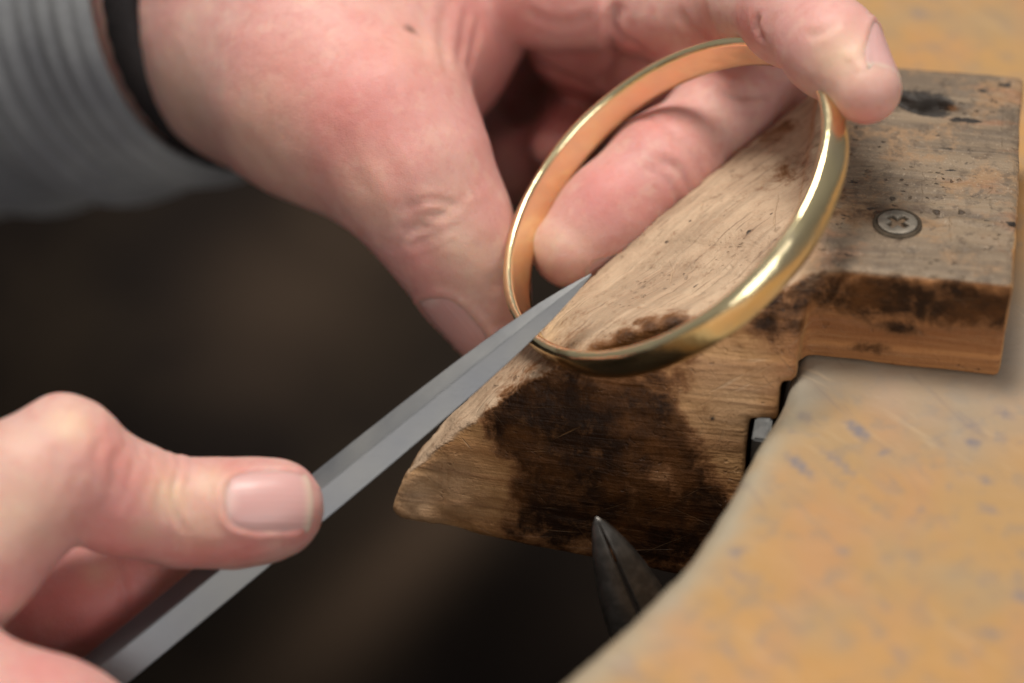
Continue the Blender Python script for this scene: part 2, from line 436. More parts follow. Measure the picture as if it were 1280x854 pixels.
# ------------------------------------------------------------------ bench
def catmull(pts, n=14):
    pts = [np.array(p, float) for p in pts]; out = []
    for i in range(len(pts) - 1):
        p0 = pts[max(i - 1, 0)]; p1 = pts[i]; p2 = pts[i + 1]; p3 = pts[min(i + 2, len(pts) - 1)]
        for t in np.linspace(0, 1, n, endpoint=False):
            out.append(0.5 * ((2 * p1) + (-p0 + p2) * t + (2 * p0 - 5 * p1 + 4 * p2 - p3) * t * t + (-p0 + 3 * p1 - 3 * p2 + p3) * t ** 3))
    out.append(pts[-1]); return np.array(out)
edge_uv = catmull([(-62, -125), (-40, -97), (-24.4, -75), (-10.6, -49), (-3.2, -22.6), (0.3, -6), (0.8, 20), (0.5, 58), (-3, 82), (-11, 108), (-25, 135), (-45, 160)])
def build_bench():
    h = 1.25
    lo = np.array([-75, -125, -34]); hi = np.array([165, 165, 3])
    f = Field(lo, hi, h)                                   # field lives in pin-frame coordinates
    X = f.ax[0]; Y = f.ax[1]
    ue = np.interp(Y, edge_uv[:, 1], edge_uv[:, 0])
    slope = np.gradient(ue, Y); cs = 1 / np.sqrt(1 + slope ** 2)
    D2 = (ue[None, :] - X[:, None]) * cs[None, :]           # negative inside the bench
    D2 = np.maximum(D2, X[:, None] - 160); D2 = np.maximum(D2, np.abs(Y - 20)[None, :] - 142)
    Z = f.ax[2]
    r = 3.2
    qx = D2[:, :, None] + r; qz = (np.abs(Z + 15) - 15)[None, None, :] + r
    D = np.minimum(np.maximum(qx, qz), 0) + np.sqrt(np.maximum(qx, 0) ** 2 + np.maximum(qz, 0) ** 2) - r
    f.F[:] = D
    V, Q = f.nets()
    up = V[:, 2] > -6
    V[:, 2] += up * (0.30 * vnoise(V, 0.06, 2) + .22 * vnoise(V, .25, 12))
    V[:, 2] -= up * .7 * np.clip(vnoise(V * np.array([1, .45, 1]), 0.16, 15) - .35, 0, 1) * 2
    du = V[:, 0] - np.interp(V[:, 1], edge_uv[:, 1], edge_uv[:, 0])
    V[:, 0] += np.exp(-(du / 4) ** 2) * 0.6 * vnoise(V, 0.08, 5)
    VW = B0 + V[:, :1] * EX + V[:, 1:2] * EY + V[:, 2:] * EZ
    tree = bvh(VW, Q)
    me = mesh_from('bench', VW, Q)
    n = vnoise(V, 0.10, 7); n2 = vnoise(V, 0.3, 9)
    add_attr(me, 'pale', np.clip(np.exp(-(np.maximum(du - 1.5, 0) / (4.2 + 1.8 * n)) ** 2) * (0.85 + .3 * n2), 0, 1) * (V[:, 1] < 20) * (V[:, 2] > -8))
    g = np.exp(-(np.maximum(-V[:, 1] - 1, 0) / (9 + 4 * n)) ** 2) * (V[:, 1] < 6) * (V[:, 0] > -1)  # grey painted where the block's soft shade falls on the bench
    g = g * .8
    # worn grey band right of the block
    g = np.maximum(g, np.exp(-(np.maximum(V[:, 0] - 33, 0) / (10 + 4 * n)) ** 2) * (V[:, 0] > 25) * np.exp(-((V[:, 1] - 8) / 22) ** 2))
    add_attr(me, 'grey', np.clip(g * 0.85 + 0.25 * blobs(VW, tree, [(1180, 540, 8, 1), (1150, 520, 6, 1)]), 0, 1))
    dg = G(1, -1.1, 0) - G(0, 0, 0)
    sp = [(1072, 538, 1.5, .8, dg, 2.8), (1000, 583, 1.3, .8, dg, 3.6), (1040, 572, 1.2, .65, dg, 3.6), (1025, 560, .8, .6, dg, 3), (1062, 590, 1.2, .6, dg, 3), (1110, 562, 1.1, .6), (1216, 553, 1.6, .8),
          (1085, 495, 1.4, .5), (1104, 567, 1.2, .65), (1186, 609, 1.3, .55), (1052, 690, 2.2, .5), (920, 692, 1.5, .6), (945, 722, 2, .5), (1140, 650, 2, .45),
          (1010, 760, 1.8, .5), (950, 800, 2, .5), (1150, 20, 3, .5), (1100, 60, 2, .4), (1200, 45, 2.5, .4), (1240, 700, 2, .3), (1180, 520, 5, .38), (1210, 530, 4, .4), (1065, 640, 2.5, .4, dg, 2)]
    rs = random.Random(4)
    for _ in range(110): sp.append((rs.uniform(760, 1279), rs.uniform(490, 853), rs.uniform(.5, 1.8), rs.uniform(.3, .62), dg, rs.uniform(1, 2.5)))
    add_attr(me, 'smudge', blobs(VW, tree, sp))
    o = link('bench', me, BENCHW)
    tag(o, 'ochre wooden workbench top with curved worn edge, scuffed and smudged', 'workbench')
    return tree
bench_tree = build_bench()

# ------------------------------------------------------------------ bench pin (wedge of wood fixed over the bench edge)
ZP_U = np.array([-75, -60, -52, -37, -18, 0, 40]); ZP_Z = np.array([-42, -24.5, -14, -0.5, 9.5, 17.0, 18])
zprof = lambda u, v=0: float(np.interp(u, ZP_U, ZP_Z))
def hull_planes(pts):
    bm = bmesh.new()
    for p in pts: bm.verts.new(p)
    bmesh.ops.convex_hull(bm, input=list(bm.verts)); bm.normal_update()
    cen = np.mean(pts, 0); out = []
    for fc in bm.faces:
        n = np.array(fc.normal); c = np.array(fc.calc_center_median())
        if n @ (c - cen) < 0: n = -n
        if not any(np.allclose(n, m, atol=1e-3) and abs(n @ c - d) < 1e-2 for m, d in out): out.append((n, n @ c))
    bm.free(); return out
def build_pin():
    global STREAK
    qa = PL(760, 385, zprof); qb = PL(1000, 205, zprof); STREAK = math.atan2((qb - qa) @ EY, (qb - qa) @ EX); PINW = mat_pin()
    root = empty('bench_pin', tuple(G(0, 20, 0) * MM))
    tag(root, 'scarred wooden bench pin wedge jutting past the bench edge under the bangle', 'bench pin')
    f = Field((-68, -28, -39), (38, 64, 23), 0.6)
    sl, X, Y, Z = f.sub((-99, -99, -99), (99, 99, 99))
    def hull(pts, k):
        D = None
        for n, d in hull_planes(pts):
            q = X * n[0] + Y * n[1] + Z * n[2] - d
            if D is None: D = q + 0 * (X + Y + Z)
            else:
                hh = np.clip(0.5 + 0.5 * (D - q) / k, 0, 1); D = q * (1 - hh) + D * hh + k * hh * (1 - hh)
        return D.astype(np.float32)
    blk = [(u, v, w) for u in (-0.5, 32.2) for v in (0, 58) for w in (0.1, 18)]
    blk = [(u + (.5 if (w > 5 and v > 5 and u > 5) else 0), v, w - (0.9 if (v < 1 and u < 5 and w > 5) else 0)) for u, v, w in blk]
    f.union(sl, hull(blk, 1.1), .3)
    far = []
    for x, y in ((1035, 112), (900, 212), (760, 312), (640, 452), (545, 525), (494, 598)):
        q = PL(x, y, zprof) - B0; far.append((q @ EX, q @ EY, q[2]))
    near = []
    for u, v in ((0, -0.5), (-18, -4.5), (-37, -8.5), (-52, -11.5), (-60, -13)): near.append((u, v, zprof(u)))
    low = [(-61, -14, -31), (-0.8, -20, -32.5), (-0.8, 50, -32.5), (-30, 30, -30), (-58, -4, -30)]
    body = far + near + low + [(1.5, 57, 17), (3, 0.2, 17.9), (3, 30, 17.9)]
    body = [(min(u, -0.8) if w < 0 else u, v, w) for u, v, w in body]
    D = hull(body, 2.0)
    f.union(sl, D, 2.5)
    # notch against the bench edge, hollow worn in the near rim, filing grooves
    def cyl(a, d, r, lim=None):
        d = np.array(d, float); d /= np.linalg.norm(d)
        px, py, pz = X - a[0], Y - a[1], Z - a[2]; t = px * d[0] + py * d[1] + pz * d[2]
        return np.sqrt(np.maximum((px - t * d[0]) ** 2 + (py - t * d[1]) ** 2 + (pz - t * d[2]) ** 2, 0)) - r
    def boxd(c, hs):
        return np.maximum(np.maximum(np.abs(X - c[0]) - hs[0], np.abs(Y - c[1]) - hs[1]), np.abs(Z - c[2]) - hs[2])
    f.cut(sl, boxd((0, -20, -23), (4.6, 40, 17)), .6)             # room for the bracket below the shoulder
    f.cut(sl, boxd((20, 0, -16), (20.6, 90, 15.9)), .3)
    hc = PL(808, 436, lambda u, v: zprof(u)) - B0
    hc = np.array([hc @ EX, hc @ EY, hc[2]])
    f.cut(sl, cyl((hc[0] + 1, hc[1] - 13.5, hc[2] + 2), (0.25, 0.35, 1.0), 14.5), 1.5)
    f.cut(sl, cyl((-33, 12, zprof(-33) + 20.3), (0.75, -0.5, 0.30), 20), 3.0)   # long shallow dish on the slope
    global SCU, SCV
    qs = PL(1122, 278, lambda u, v: 18.0) - B0; SCU, SCV = qs @ EX, qs @ EY
    # knot gouge in the block
    k0 = PL(1150, 128, lambda u, v: 18) - B0; ku, kv = k0 @ EX, k0 @ EY
    sl2, X2, Y2, Z2 = f.sub((ku - 9, kv - 5, 12), (ku + 9, kv + 5, 22))
    gd = np.sqrt(((X2 - ku) / 6.0 + 0.25 * np.sin(Y2 * 1.3)) ** 2 + ((Y2 - kv) / 1.8 + 0.4 * np.sin(X2 * 0.9)) ** 2 + ((Z2 - 18) / 2.4) ** 2) * 2 - 2
    f.cut(sl2, gd.astype(np.float32), .8)
    V, Q = f.nets()
    N = normals(V, Q)
    u, v, w = V.T
    Vs = V * np.array([0.25, 1, 1])
    d = 0.22 * vnoise(Vs, 0.35, 3) + 0.35 * vnoise(V, 0.09, 4)
    slope_m = np.clip((-u - 2) / 6, 0, 1) * (N[:, 2] > 0.3) * (1 - np.exp(-(((u - hc[0]) / 11) ** 2 + ((v - hc[1]) / 8) ** 2) ** 2))
    d += -0.2 * slope_m * np.clip(np.sin(v * 1.1 + u * 0.55 + 2 * vnoise(V, .08, 8)), 0, 1) ** 4
    rough_low = np.clip((-u - 40) / 12, 0, 1)
    d += 0.9 * rough_low * vnoise(V, 0.22, 6)
    cr = np.clip((u - 2) / 5, 0, 1) * (N[:, 2] > 0.7)           # cracks in the block's top
    d += -0.7 * cr * np.exp(-(vnoise(V * np.array([.18, 1, 1]), 0.28, 11) / 0.05) ** 2) * (vnoise(V, .12, 13) > 0)
    dsc = np.exp(-(((u - SCU) ** 2 + (v - SCV) ** 2) / 36.0) ** 2) * (w > 12)
    V = V + N * (d * (1 - dsc))[:, None]
    VW = B0 + V[:, :1] * EX + V[:, 1:2] * EY + V[:, 2:] * EZ
    tree = bvh(VW, Q)
    me = mesh_from('pin_body', VW, Q)
    sst = lambda x, a, b: np.clip((x - a) / (b - a), 0, 1) ** 2 * (3 - 2 * np.clip((x - a) / (b - a), 0, 1))
    nz = N[:, 2]
    top = sst(nz, .35, .6)
    onb = sst(u + 3 * vnoise(V, .08, 21) - 0.06 * (v - 10), -1, 5)
    grey = top * onb * 0.95
    pale = top * (1 - onb)
    front = sst(-N[:, 1], .3, .7)
    oil = front * sst(u, -6, 3)
    def soft(spots):
        m = np.zeros(len(VW))
        for sp in spots: m = m + blobs(VW, tree, [sp], 1.8) * .85
        return m
    pale = np.maximum(pale, blobs(VW, tree, [(560, 605, 6, .4), (520, 625, 6, .5), (640, 490, 4, .8), (920, 500, 9, .3), (830, 600, 3.0, .3), (890, 470, 7, .3)]))
    stain_shade = soft([(740, 550, 12, 1.0), (640, 520, 3.5, .8), (665, 500, 4, .8), (625, 545, 3, .6), (800, 560, 6, .7), (850, 560, 5, .6), (810, 490, 4, .5), (700, 505, 6, .9), (720, 620, 9, .9), (800, 650, 8, .9), (860, 650, 5, .8), (665, 600, 4, .6), (830, 540, 5, .6), (660, 540, 4, .5),
                  (780, 510, 5, .5), (870, 600, 4, .7), (690, 660, 5, .6), (900, 640, 4, .8), (860, 470, 2.6, .5), (830, 480, 3, .3), (820, 690, 6, .7), (640, 670, 4, .4)])
    stain_shade = np.clip(stain_shade, 0, 1.25)  # pin front: real staining with some cast shadow painted into the same mask
    stain_shade = np.clip(stain_shade - blobs(VW, tree, [(822, 592, 2.4, 1.0), (845, 610, 2, .7), (868, 505, 3.4, .5), (915, 520, 7, .9), (790, 610, 1.8, .7), (595, 600, 5.5, .8), (540, 620, 6, .9)]), 0, 2)
    stain_shade = np.where(nz > .6, stain_shade * .6, stain_shade)
    # filed-out hollow in the near rim, darkened below its upper edge
    stain_shade = np.maximum(stain_shade, blobs(VW, tree, [(752, 438, 2.2, .95), (785, 432, 3.2, 1.1), (815, 425, 3.4, 1.1), (845, 412, 2.8, 1.0), (875, 408, 2.4, .7), (850, 430, 3, .9)]))
    gx = EX
    band = np.clip(1.45 - np.abs(w - 13.2) / 4.4, 0, 1) * front * (u > -6)  # block front darkened towards its top edge, staining and painted shade together
    stain_shade = np.maximum(stain_shade, 0.95 * band)
    stain_shade = np.maximum(stain_shade, blobs(VW, tree, [(1125, 408, 1.6, .9, gx, 2.6), (1000, 405, 1.6, .85, gx, 2.4), (1085, 435, 1.1, .7, gx, 3.5), (960, 405, 3, .7)]))
    black = blobs(VW, tree, [(1150, 130, 3.0, 1.0, gx, 2.2), (1165, 142, 1.4, .9, gx, 2.5), (1205, 150, .8, .9, gx, 5), (1130, 124, 2.2, .95, gx, 1.5), (978, 180, 2, .0), (891, 523, .8, .6),
                             (855, 343, .45, .9), (843, 365, .4, .7), (868, 358, .4, .8), (812, 338, .4, .6), (868, 330, .4, .6), (1010, 185, 1.2, .5, gx, 2)], 3)
    rs = random.Random(9)
    more = [(rs.gauss(900, 70), rs.gauss(290, 45), rs.uniform(.22, .5), rs.uniform(.4, .9), gx, rs.uniform(1, 2)) for _ in range(26)]
    more += [(rs.uniform(1060, 1270), rs.uniform(100, 330), rs.uniform(.3, .6), rs.uniform(.4, .9), gx, rs.uniform(1, 5)) for _ in range(34)]
    black = np.maximum(black, blobs(VW, tree, more, 3))
    stain_shade = np.maximum(stain_shade, blobs(VW, tree, [(1075, 270, 3.0, .62, gx, 2.5), (1045, 240, 3, .5), (1125, 277, 4.2, .45), (975, 160, 4, .4), (990, 215, 4, .42), (1240, 300, 3, .3)]))
    add_attr(me, 'pale', np.clip(pale, 0, 1)); add_attr(me, 'grey', np.clip(grey, 0, 1)); add_attr(me, 'oil', np.clip(oil, 0, 1))
    add_attr(me, 'stain_shade', stain_shade); add_attr(me, 'black', np.clip(black, 0, 1))
    link('wood_block', me, PINW, root)
    return root, tree
pin_root, pin_tree = build_pin()

def rev(name, mat, prof, c, axis, parent, n=48):
    """surface of revolution: prof = [(r, h)], c centre (mm), axis direction"""
    axis = np.array(axis, float); axis /= np.linalg.norm(axis)
    a = np.cross(axis, [0, 0, 1.0]);
    if np.linalg.norm(a) < 1e-3: a = np.array([1.0, 0, 0])
    a /= np.linalg.norm(a); b_ = np.cross(axis, a)
    V = []; Fc = []
    for i in range(n):
        t = 2 * math.pi * i / n
        for r_, h_ in prof: V.append(c + (a * math.cos(t) + b_ * math.sin(t)) * r_ + axis * h_)
    m = len(prof)
    for i in range(n):
        for j in range(m - 1):
            i2 = (i + 1) % n
            Fc.append((i * m + j, i2 * m + j, i2 * m + j + 1, i * m + j + 1))
    return link(name, mesh_from(name, V, Fc), mat, parent)

# screw sunk in the block: head disc with a cross recess cut into it
def build_screw():
    c = hit(pin_tree, 1122, 278); n = EZ; r = 3.05
    mat = mat_dark_steel('dull_screw_steel', (0.33, 0.29, 0.235), 0.55)
    f = Field((-5, -5, -3), (5, 5, 1.5), 0.16)
    sl, X, Y, Z = f.sub((-9, -9, -9), (9, 9, 9))
    rr = np.sqrt(X * X + Y * Y)
    D = np.maximum(rr - r + np.maximum(-Z, 0) * .8, np.abs(Z + 1.0) - 1.35 + 0.012 * rr ** 2)
    f.F[:] = D
    ca, sa = math.cos(R(40)), math.sin(R(40)); U = X * ca + Y * sa; T = -X * sa + Y * ca
    cross = np.minimum(np.maximum(np.abs(U) - .58, np.abs(T) - 1.8), np.maximum(np.abs(T) - .58, np.abs(U) - 1.8))
    f.cut(sl, np.maximum(cross + 0 * Z, -(Z + 1.3)).astype(np.float32), .25)
    V, Q = f.nets(); V[:, 2] += 0.05 * vnoise(V, .7, 3)
    c = G(SCU, SCV, 17.95); V[:, 2] += .06 * vnoise(V, .5, 6); V = V + c + np.array([0, 0, -0.04])
    ms = mesh_from('screw', V, Q); add_attr(ms, 'slot_dark', np.clip((c[2] - .30 - V[:, 2]) / .3, 0, 1))  # darker colour below the head's face, down in the slot
    nt = mat.node_tree; k = NT(nt); bb = nt.nodes['Principled BSDF']; old = bb.inputs['Base Color'].links[0].from_socket
    nt.links.new(k.mix(k.attr('slot_dark'), old, (.03, .022, .016)), bb.inputs['Base Color']); bb.inputs['Metallic'].default_value = .65
    o = link('screw', ms, mat, pin_root)
    rev('washer_ring', mat_dark_steel('grimy_ring', (0.16, 0.125, 0.09), .85), [(3.1, -.8), (3.15, .0), (3.4, .06), (3.7, .02), (3.85, -.8)], c, EZ, o)
build_screw()

# metal bracket between pin and bench edge
def build_bracket():
    bm = bmesh.new()
    def box(c, s_, rz=0):
        mt = Matrix.Translation(Vector(c)) @ Matrix.Rotation(rz, 4, 'Z') @ Matrix.Diagonal((s_[0], s_[1], s_[2], 1))
        bmesh.ops.create_cube(bm, size=1, matrix=mt)
    box((-2.5, 1.5, -15.5), (2.6, 31, 20))
    bmesh.ops.bevel(bm, geom=bm.edges[:], offset=.3, segments=2, affect='EDGES')
    me = bpy.data.meshes.new('metal_plate')
    for v in bm.verts: v.co = Vector(G(*v.co) * MM)
    bm.to_mesh(me); bm.free()
    link('mounting_plate', me, mat_dark_steel('grey_zinc', (0.20, 0.205, 0.205), .7), pin_root, smooth=False)
build_bracket()

# ------------------------------------------------------------------ gold bangle
def cam3(x, y, z): return RT * x + UP * y + FW * z         # image right, image up, away
def build_bangle():
    C = P(825.2, 241.5, -6.5)
    th = 0.9284
    ul = np.array([math.cos(2.4012), math.sin(2.4012)])                           # image direction of the minor axis (x, up)
    nrm = cam3(ul[0] * math.sin(th), ul[1] * math.sin(th), -math.cos(th))   # towards the camera
    Mj = cam3(-ul[1], ul[0], 0); Mj = cam3(ul[1], -ul[0], 0); mn = np.cross(nrm, Mj)
    Rr = 30.8; w = 6.0
    prof = []                                              # (radial, axial) half-round section
    for i in range(25):
        t = math.pi * i / 24; prof.append((0.75 + 1.35 * math.sin(t) ** 0.8, math.cos(t) * w / 2))
    prof += [(0.35, -w / 2 * 1.0), (0.0, -w / 2 * .92)] + [(0.0, -w / 2 * .92 * (1 - 2 * q / 8)) for q in range(1, 8)] + [(0.0, w / 2 * .92), (0.35, w / 2)]
    n = 288; V = []; Fc = []; m = len(prof)
    a0 = math.atan2((C - P(693, 446, -12)) @ -mn, (P(693, 446, -12) - C) @ Mj)
    sq_ = P(684, 436, 0) - C - nrm * ((P(684, 436, 0) - C) @ nrm); seam = math.atan2(sq_ @ mn, sq_ @ Mj)
    for i in range(n):
        t = 2 * math.pi * i / n
        dt = (t - seam + math.pi) % (2 * math.pi) - math.pi
        g = 0.28 * math.exp(-(dt * Rr / 0.35) ** 2)
        flat = 0.12 * math.exp(-((dt * Rr + 3.2) / 2.6) ** 4)            # filed facet beside the seam
        for rd, axv in prof:
            out = max(rd - .4, 0) / 1.7
            wob = 0.10 * math.sin(3 * t + axv * .3) + 0.06 * math.sin(11 * t + axv)
            r_ = Rr - 2.1 + rd - (g + flat) * (out if rd > .3 else 0) + wob * out
            V.append(C - nrm * (w / 2 - .1) + (Mj * math.cos(t) + mn * math.sin(t)) * r_ + nrm * axv * (1 - 0.02 * math.exp(-(dt * 8) ** 2)))
    for i in range(n):
        for j in range(m):
            i2 = (i + 1) % n; j2 = (j + 1) % m
            Fc.append((i * m + j, i * m + j2, i2 * m + j2, i2 * m + j))
    me = mesh_from('bangle', V, Fc)
    bm = bmesh.new(); bm.from_mesh(me); bmesh.ops.recalc_face_normals(bm, faces=bm.faces); bm.to_mesh(me); bm.free()
    root = empty('bangle', tuple(C * MM)); tag(root, 'shiny yellow gold bangle held upright between thumb and fingers above the wooden pin', 'bangle')
    link('band', me, GOLD, root)
    # raised solder seam across the band
    V = []; Fc = []; ns = 13
    for i in range(ns):
        tt = math.pi * i / (ns - 1)
        for s_ in (-1, 1):
            for lift in (-.25, .0):
                t = seam + s_ * 0.22 / Rr
                V.append(C - nrm * (w / 2 - .1) + (Mj * math.cos(t) + mn * math.sin(t)) * (Rr - 2.1 + .75 + 1.35 * math.sin(tt) ** .8 + .12 + lift) + nrm * math.cos(tt) * (w / 2 + .15))
    for i in range(ns - 1):
        b = i * 4; Fc += [(b + 1, b + 3, b + 7, b + 5), (b, b + 1, b + 5, b + 4), (b + 3, b + 2, b + 6, b + 7)]
    o = link('solder_seam', mesh_from('seam', V, Fc), GOLD, root); o['label'] = 'thin seam line across the band beside the file'
    return C, nrm
ringC, ringN = build_bangle()

# ------------------------------------------------------------------ file: long tapering triangular steel blade
def build_file():
    tip = P(739, 343, -11); c3 = P(-60, 995, -24)
    ax = (c3 - tip); L = np.linalg.norm(ax); ax /= L
    tocam = -FW - (-FW @ ax) * ax; tocam /= np.linalg.norm(tocam)
    side = np.cross(ax, tocam); side /= np.linalg.norm(side)
    if side @ UP > 0: side = -side                          # side points down-right in the picture
    root = empty('file', tuple((tip + ax * 60) * MM))
    tag(root, 'long pointed grey steel file laid against the gold bangle by the lower hand', 'file')
    V = []; Fc = []; st = [0, 1.2, 4, 9, 16, 24, 33, 44, 60, 80, 105, 130, L]
    for s_ in st:
        hw = 0.10 + 3.0 * (1 - math.exp(-s_ / 13.0)) + 0.005 * s_     # half width across the picture
        th = hw * 0.62
        ctr = tip + ax * s_ + side * (0.35 * (hw) * 0)
        # ridge at `rid` across the width, towards the camera
        rid = -0.15 - 0.12 * min(s_ / 120, 1)
        ring = [(-1.0, -.70), (-.98, -.60), (rid - .03, .375), (rid + .03, .375), (.97, .12), (1.0, .02), (.92, -.5), (-.92, -.95)]
        for a, b in ring: V.append(ctr + side * hw * a + tocam * th * b)
    m = 8
    for i in range(len(st) - 1):
        for j in range(m):
            Fc.append((i * m + j, i * m + (j + 1) % m, (i + 1) * m + (j + 1) % m, (i + 1) * m + j))
    Fc.append(tuple(range(m))); Fc.append(tuple((len(st) - 1) * m + j for j in reversed(range(m))))
    me = mesh_from('blade', V, Fc)
    bm = bmesh.new(); bm.from_mesh(me); bmesh.ops.recalc_face_normals(bm, faces=bm.faces)
    bm.to_mesh(me); bm.free()
    link('blade', me, STEEL, root, smooth=False)
    # wooden handle lies hidden in the fist, outside the picture
    rev('handle', mat_cloth('handle_wood', (.25, .13, .06), (.18, .09, .04), .5, 600, 40, 0), [(0.01, -2), (5, -2), (6, 0), (5.5, 10), (8, 35), (8.5, 60), (5, 78), (0.01, 80)], tip + ax * L, ax, root)
build_file()

# ------------------------------------------------------------------ hands
def chain(f, pts, k=3.0, sq=None, dz=0):
    pts = [(a, b, c + dz, d) for a, b, c, d in pts]
    for (x, y, z, r), (x2, y2, z2, r2) in zip(pts[:-1], pts[1:]):
        f.cone(P(x, y, z), P(x2, y2, z2), r, r2, k, sq)
def unit(v): v = np.array(v, float); return v / np.linalg.norm(v)
def crease(V, N, c, axis, face, r, depth, wid, wob=0.5, seed=0, cosmin=-.2):
    """press a wrinkle into the skin round a finger at c, on the side that faces `face`"""
    axis = unit(axis); face = unit(face); d = V - c; a = d @ axis
    rad = d - np.outer(a, axis); rl = np.linalg.norm(rad, axis=1)
    a = a + wob * vnoise(V, 0.22, seed + 31) + 0.02 * (rad @ np.cross(axis, face)) ** 2 * 0.6
    m = np.exp(-(a / wid) ** 2) * np.clip(((rad @ face) / np.maximum(rl, 1e-6) - cosmin) / .5, 0, 1) * (rl < r * 1.6) * (np.abs(a) < 4 * wid)
    return V - N * (depth * m)[:, None]
def make_nail(V, N, c, axis, face, L, Wd, parent, label=None, curve=0.0):
    """nail plate laid on the skin, and the fold of skin round it; returns changed skin"""
    axis = unit(axis); face = unit(face - (np.array(face) @ axis) * axis) if abs(unit(face) @ axis) > 1e-4 else unit(face)
    sd = np.cross(axis, face)
    tree = NQ['tree']
    def outl(a, s_):                                        # superellipse in (axis, side); >1 outside
        aa = abs(a / (L / 2)); ss = abs(s_ / (Wd / 2)); return (aa ** 3.0 + ss ** 3.0) ** (1 / 3.0)
    na, nsd = 26, 22; VV = []; Fc = []; idx = {}
    at = []
    pts = np.zeros((na, nsd, 3)); ok = np.zeros((na, nsd), bool)
    for i in range(na):
        for j in range(nsd):
            # map square to superellipse disc
            x = -1 + 2 * i / (na - 1); y = -1 + 2 * j / (nsd - 1)
            xs = x * (1 - .10 * y * y * (1 if x < 0 else 1.3)); ys = y * (1 - .24 * x * x if x < 0 else 1 - .10 * x ** 4)
            p = c + axis * xs * L / 2 + sd * ys * Wd / 2
            h = tree.ray_cast(Vector(p + face * 14), Vector(-face))
            if h[0] is None or (np.array(h[0]) - p) @ face < -8: pts[i, j] = p; ok[i, j] = False
            else: pts[i, j] = np.array(h[0]); ok[i, j] = True
    # smooth the plate heights so it is a clean sheet, bridging missing points
    hgt = (pts - c) @ face
    if ok.any():
        hgt[~ok] = hgt[ok].min()
    for _ in range(3):
        g = hgt.copy(); g[1:-1, 1:-1] = (hgt[:-2, 1:-1] + hgt[2:, 1:-1] + hgt[1:-1, :-2] + hgt[1:-1, 2:] + hgt[1:-1, 1:-1] * 4) / 8; hgt = g
    aa_ = (pts - c) @ axis; ss_ = (pts - c) @ sd
    Am = np.stack([np.ones_like(aa_), aa_, ss_, aa_ ** 2, ss_ ** 2, aa_ * ss_], -1)
    if ok.sum() > 40:
        co = np.linalg.lstsq(Am[ok], hgt[ok], rcond=None)[0]; co[3] = min(co[3], -.01); co[4] = min(co[4], -.04)
        fitd = Am @ co; hgt = np.where(ok & (np.abs(hgt - fitd) < .8), .5 * hgt + .5 * fitd, fitd)
    base = pts - ((pts - c) @ face)[..., None] * face
    for lay, off in ((0, .16), (1, -.35)):
        for i in range(na):
            for j in range(nsd):
                x = -1 + 2 * i / (na - 1); y = -1 + 2 * j / (nsd - 1)
                e = max(abs(y) ** 6 * .30, (max(-x, 0)) ** 8 * .35, 0)
                q = base[i, j] + face * (hgt[i, j] + off - e * (1 - lay) - (0 if x < .8 else (x - .8) * .6))
                VV.append(q)
                at.append((x, y))
    g = lambda l, i, j: l * na * nsd + i * nsd + j
    for i in range(na - 1):
        for j in range(nsd - 1):
            Fc.append((g(0, i, j), g(0, i, j + 1), g(0, i + 1, j + 1), g(0, i + 1, j)))
            Fc.append((g(1, i, j), g(1, i + 1, j), g(1, i + 1, j + 1), g(1, i, j + 1)))
    for i in range(na - 1):
        for j in (0, nsd - 1): Fc.append((g(0, i, j), g(0, i + 1, j), g(1, i + 1, j), g(1, i, j)))
    for j in range(nsd - 1):
        for i in (0, na - 1): Fc.append((g(0, i, j), g(0, i, j + 1), g(1, i, j + 1), g(1, i, j)))
    me = mesh_from('nail', VV, Fc)
    bm = bmesh.new(); bm.from_mesh(me); bmesh.ops.recalc_face_normals(bm, faces=bm.faces); bm.to_mesh(me); bm.free()
    at = np.array(at)
    add_attr(me, 'tipw', np.clip((at[:, 0] - .80 - .0 * at[:, 1] ** 2) / .08, 0, 1))
    add_attr(me, 'lun', np.clip((-.62 - at[:, 0] - .5 * at[:, 1] ** 2) / .2 + .0, 0, 1) * .8)
    add_attr(me, 'ridge', np.sin(at[:, 1] * 37) * .5 + np.sin(at[:, 1] * 61 + 1) * .5)
    o = link('fingernail', me, NAIL, parent)
    if label: o['label'] = label
    # skin: sink beneath the plate, swell around it
    d = V - c; a = d @ axis; s_ = d @ sd; hgtv = d @ face
    near = (hgtv > -1.0 - .25 * Wd) & ((N @ face) > -.1)
    rr = ((np.abs(a) / (L / 2)) ** 3 + (np.abs(s_) / (Wd / 2)) ** 3) ** (1 / 3)
    inside = np.clip((1.0 - rr) / .12, 0, 1); ringm = np.exp(-((rr - 1.10) / .09) ** 2) * (a < L * .38)
    V = V - N * (0.35 * inside * near)[:, None] + N * (0.34 * ringm * near)[:, None]
    return V
NQ = {}
def line_crease(V, N, lines):
    tree = NQ['tree']
    for pts, dp, wd in lines:
        c = catmull(pts, 10); hs = [hit(tree, x, y) for x, y in c]; hs = [h for h in hs if h is not None]
        if not hs: continue
        hs = np.array(hs); near = np.linalg.norm(V - hs.mean(0), axis=1) < 60
        Vi = V[near]; d2 = ((Vi[:, None] - hs[None]) ** 2).sum(-1); j = d2.argmin(1); d = np.sqrt(d2.min(1))
        t = j / max(len(hs) - 1, 1); fade = np.clip(np.minimum(t, 1 - t) * 5 + .15, 0, 1)
        m = dp * fade * (np.exp(-(d / wd) ** 2) - .45 * np.exp(-((d - 1.9 * wd) / wd) ** 2))
        V = V.copy(); V[near] = Vi - N[near] * m[:, None]
    return V

person = empty('person', tuple(P(-100, 300, 120) * MM))
tag(person, 'person seen only as two bare hands in a grey sleeve, filing a bangle', 'person')

